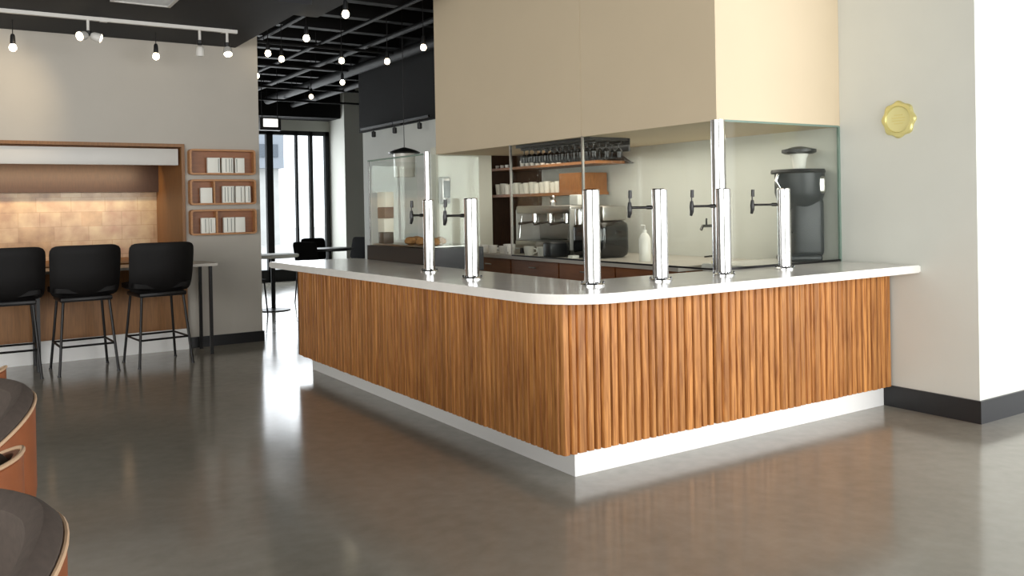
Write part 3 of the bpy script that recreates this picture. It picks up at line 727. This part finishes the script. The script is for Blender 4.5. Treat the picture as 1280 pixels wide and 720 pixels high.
# air vent in the dropped ceiling
vt = thing('ceiling_vent', 'white louvred air vent in the black ceiling at the top left', 'vent', (-1.24, 3.66, 2.965))
b = B()
for q in ((-.22, .22, -.20, -.175), (-.22, .22, .175, .20), (-.22, -.195, -.175, .175), (.195, .22, -.175, .175)): box(b, q[0], q[1], q[2], q[3], -.012, .006)
obj('frame', b, 'vent_white', vt)
for k in range(11):
    b = B(); y = -.155 + k*.031; box(b, -.195, .195, y-.008, y+.008, -.006, -.003, Matrix.Rotation(.5, 3, 'X'), (0, y, -.005)); obj('louvre', b, 'vent_white', vt)

# ------------------------------------------------------------------ open ceiling: joists, pipes, string bulbs
for k in range(11):
    y = 4.75 + k*.72
    b = B(); x0 = .32 if y < 5.8 else -3
    box(b, x0, 2.47 if y < 8.3 else 3.69, y-.03, y+.03, 3.42, 3.70); box(b, x0, 2.47 if y < 8.3 else 3.69, y-.06, y+.06, 3.40, 3.42)
    struct('ceiling_beam.%03d' % k, b, 'duct')
for k in range(4):
    y = .6 + k*.95; b = B(); box(b, .31, 1.349, y-.03, y+.03, 3.42, 3.70); struct('ceiling_joist.%03d' % k, b, 'duct')
def pipe(p0, p1, r, label, name='ceiling_pipe'):
    p0, p1 = Vector(p0), Vector(p1); t = thing(name, label, 'pipe', p0)
    b = B(); tube(b, [Vector((0,0,0)), p1-p0], r, 14); obj('conduit', b, 'duct', t)
    d = (p1-p0)
    for k in range(3):
        c = d*(.2+.3*k); b = B(); tube(b, [c + Vector((0,0,r*.8)), c + Vector((0, 0, 3.70-p0.z))], .006, 6); obj('hanger_rod', b, 'duct', t)
    return t
pipe((.55, 4.6, 3.30), (.55, 11.8, 3.30), .022, 'thin black pipe under the open ceiling nearest the left wall end')
pipe((1.15, 1.0, 3.25), (1.15, 11.8, 3.25), .02, 'thin black pipe under the open ceiling along the middle')
pipe((1.75, 4.2, 3.28), (1.75, 11.8, 3.28), .032, 'thicker black pipe under the open ceiling right of the middle')
pipe((2.2, 4.2, 3.22), (2.2, 11.5, 3.22), .07, 'round black duct under the open ceiling beside the bulkhead', 'ceiling_duct')
pipe((2.75, 8.7, 3.2), (2.75, 11.8, 3.2), .05, 'black pipe under the ceiling near the back window column')
for y, z, x1 in ((6.3, 3.22, 2.09), (7.7, 3.2, 2.09), (9.4, 3.16, 3.6), (10.6, 3.12, 3.6)):
    p = thing('cross_conduit', 'slim black conduit running across the open ceiling towards the bar', 'pipe', (.2, y, z), 0, 'slim cross conduits')
    b = B(); tube(b, [(0, 0, 0), (x1-.2, 0, 0)], .018, 10); obj('conduit', b, 'duct', p)
    for xx in (.3, 1.7): b = B(); tube(b, [(xx, 0, .015), (xx, 0, 3.70-z)], .005, 6); obj('hanger_rod', b, 'duct', p)
BL = [(.184, 3.195, 'nearest the top edge, above the aisle'), (.26, 4.30, 'just right of the dropped black ceiling corner'), (.202, 5.233, 'leftmost, beside the end of the left wall'), (.428, 5.494, 'second from the left, close to the leftmost one'),
      (1.015, 5.309, 'above another one in the centre of the dark ceiling'), (1.463, 5.138, 'right of the centre of the dark ceiling'), (1.64, 6.811, 'below another one in the centre of the dark ceiling'),
      (1.797, 8.32, 'lowest in the photo, towards the back window'), (1.42, 4.22, 'beside the left edge of the cream bulkhead')]
for x, y, w in BL:
    pendant(x, y, 3.70 if x > .3 or y > 4.12 else (3.06 if y > 3.26 else 3.15), 2.9, 'lit ceiling bulb ' + w, 'bare bulbs under the open ceiling')
pendant(.553, 6.748, 3.70, 2.9, 'lit ceiling bulb half hidden by the end of the left wall', 'bare bulbs under the open ceiling')
# light box hanging near the window
lb = thing('hanging_light_box', 'square lit box in a black frame hanging left of the back window', 'lamp', (1.62, 9.6, 2.55))
b = B(); box(b, -.16, .16, -.03, .06, -.02, .17); obj('frame', b, 'frame_black', lb)
b = B(); box(b, -.11, .11, -.035, -.029, .03, .15); obj('lit_panel', b, 'led', lb)
for x in (-.12, .12): b = B(); tube(b, [(x, 0, .17), (x, 0, 1.15)], .006, 6); obj('hanger_rod', b, 'duct', lb)
# dark wide pendant over the far bar
pl = thing('dome_pendant', 'pendant lamp with wide dark brim and white shade behind the display case', 'pendant lamp', (1.75, 5.35, 1.93))
b = B(); lathe(b, [(.17, 0), (.175, .015), (.12, .04), (.02, .07)], 32); obj('brim', b, 'dark_plastic', pl)
b = B(); lathe(b, [(.11, -.26), (.115, -.25), (.12, 0.0)], 28); obj('shade', b, 'cup', pl)
b = B(); tube(b, [(0, 0, .06), (0, 0, 1.77)], .004, 6); obj('cord', b, 'black_metal', pl)
t2 = thing('rear_light_track', 'short black track with spotlights on the far bar wall', 'track light', (2.36, 6.9, 2.41))
b = B(); box(b, -.015, .015, -1.0, 1.0, 0, .03); obj('rail', b, 'black_metal', t2)
b = B(); box(b, -.02, .13, -.02, .02, 0, .03); obj('bracket', b, 'black_metal', t2)
for y in (-.75, -.05, .6):
    b = B(); tube(b, [(0, y, 0), (0, y, -.05)], .008, 8); lathe(b, [(.02, -.12), (.03, -.11), (.03, -.05), (.015, -.04)], 14, 0, y); obj('spot_head', b, 'dark_plastic', t2)

# ------------------------------------------------------------------ far seating by the window
def far_chair():
    t = thing('dining_chair', '', 'chair')
    b = B(); padded(b, lambda u, v: (Vector((.2*u, .2*v, .45)), Vector((0,0,1))), 8, 8, .03); obj('seat', b, 'chair_black', t)
    b = B(); padded(b, lambda u, v: (Vector((.19*u, -.21-.04*v, .70+.17*v)), Vector((0,1,.2))), 8, 8, .025); obj('backrest', b, 'chair_black', t)
    for sx in (-1, 1):
        for sy in (-1, 1):
            b = B(); tube(b, [(sx*.17, sy*.17, .44), (sx*.2, sy*.2, 0)], .011, 8); obj('leg', b, 'black_metal', t)
        b = B(); tube(b, [(sx*.17, -.18, .45), (sx*.17, -.215, .60)], .009, 8); obj('back_post', b, 'black_metal', t)
    for c_ in t.children: pass
    return t
fc = far_chair(); fc.location = (1.95, 8.75, 0); fc.rotation_euler.z = -.9; fc['label'] = 'dark chair in front of the back window, left of the mullion gap'; fc['group'] = 'dark chairs by the back window'
dup(fc, (2.86, 9.6, 0), 1.9, 'dark chair tilted in view at the right end of the back window by the column')
dup(fc, (2.35, 9.7, 0), 3.0, 'dark chair behind the others, facing the room with its back to the window')
dup(fc, (.62, 7.55, 0), -.6, 'dark chair at the pale table half hidden by the left wall end')
def far_table(loc, label, m):
    t = thing('cafe_table', label, 'table', loc, 0, 'cafe tables by the back window')
    b = B(); lathe(b, [(.33, .70), (.34, .71), (.34, .735), (.33, .74)], 32); obj('tabletop', b, m, t)
    b = B(); tube(b, [(0, 0, .02), (0, 0, .70)], .028, 14); obj('pedestal', b, 'black_metal', t)
    b = B(); lathe(b, [(.22, 0), (.22, .012), (.04, .03)], 28); obj('foot_plate', b, 'black_metal', t)
    return t
far_table((1.12, 8.05, 0), 'round pale cafe table beside the end of the left wall', 'paper')
far_table((2.35, 9.15, 0), 'round dark cafe table among the chairs by the back window', 'dark_plastic')

# ------------------------------------------------------------------ outside
ob = thing('neighbour_building', 'blurred grey building seen through the left part of the back window', 'building', (5.5, 30, 0))
b = B(); box(b, -16, 3.24, 0, 8, 2.93, 14); obj('upper_storeys', b, 'concrete_out', ob)
for k in range(2):
    b = B(); box(b, -15.5, 3.0, -.05, .02, 3.35+k*1.3, 3.85+k*1.3); obj('window_band', b, 'facade_glass', ob)
b = B(); box(b, -16, 3.2, .5, 8, -.05, 2.93); obj('ground_storey', b, 'pave', ob)

# ------------------------------------------------------------------ light
wd = bpy.data.worlds.new('sky'); bpy.context.scene.world = wd; wd.use_nodes = True
bg = wd.node_tree.nodes['Background']; bg.inputs[0].default_value = (.93, .96, 1, 1); bg.inputs[1].default_value = 2.6
def area(name, loc, rot, sx, sy, power, col, spread=PI):
    l = bpy.data.lights.new(name, 'AREA'); l.shape = 'RECTANGLE'; l.size = sx; l.size_y = sy; l.energy = power; l.color = col; l.spread = spread
    o = bpy.data.objects.new(name, l); C.objects.link(o); o.location = loc; o.rotation_euler = rot; return o
area('daylight_entry', (3.5, -6.85, 1.65), (PI/2, 0, 0), 9.6, 2.7, 560, (1, .985, .96))
area('daylight_entry_left', (-6.7, -6.85, 1.65), (PI/2, 0, 0), 3.4, 2.7, 200, (1, .985, .96))
area('fill_side', (-8.7, -2.6, 1.7), (PI/2, 0, -PI/2), 7, 2.6, 385, (1, .985, .96))  # added fill for the left-facing surfaces; the wall there has no window
area('daylight_back', (.4, 12.45, 1.5), (-PI/2, 0, 0), 6.2, 2.4, 170, (.93, .97, 1))
area('niche_strip', (-1.9, 6.25, 1.74), (math.radians(50), 0, 0), 2.2, .05, 9, (1, .74, .45))
def point(loc, p, col=(1, .8, .58), r=.04):
    l = bpy.data.lights.new('lamp_glow', 'POINT'); l.energy = p; l.color = col; l.shadow_soft_size = r
    o = bpy.data.objects.new('lamp_glow', l); C.objects.link(o); o.location = loc
l = bpy.data.lights.new('track_lamp', 'SPOT'); l.energy = 26; l.color = (1, .78, .5); l.spot_size = 1.5; l.spot_blend = .9; l.shadow_soft_size = .04
o = bpy.data.objects.new('track_lamp', l); C.objects.link(o); o.location = (-1.63, 4.49, 2.77)
o.rotation_euler = Vector((-.75, .9, -.55)).to_track_quat('-Z', 'Y').to_euler()
area('bar_fill', (2.0, 1.9, 1.78), (0, 0, 0), .5, 2.8, 13, (1, .93, .82))  # added fill without a fixture, brightens the area behind the glass screen

sc = bpy.context.scene
sc.view_settings.view_transform = 'Standard'; sc.view_settings.look = 'None'; sc.view_settings.exposure = 0; sc.view_settings.gamma = 1
sc.view_settings.use_curve_mapping = False
sc.cycles.max_bounces = 8; sc.cycles.diffuse_bounces = 4; sc.cycles.glossy_bounces = 4; sc.cycles.transparent_max_bounces = 16
sc.cycles.sample_clamp_indirect = 6
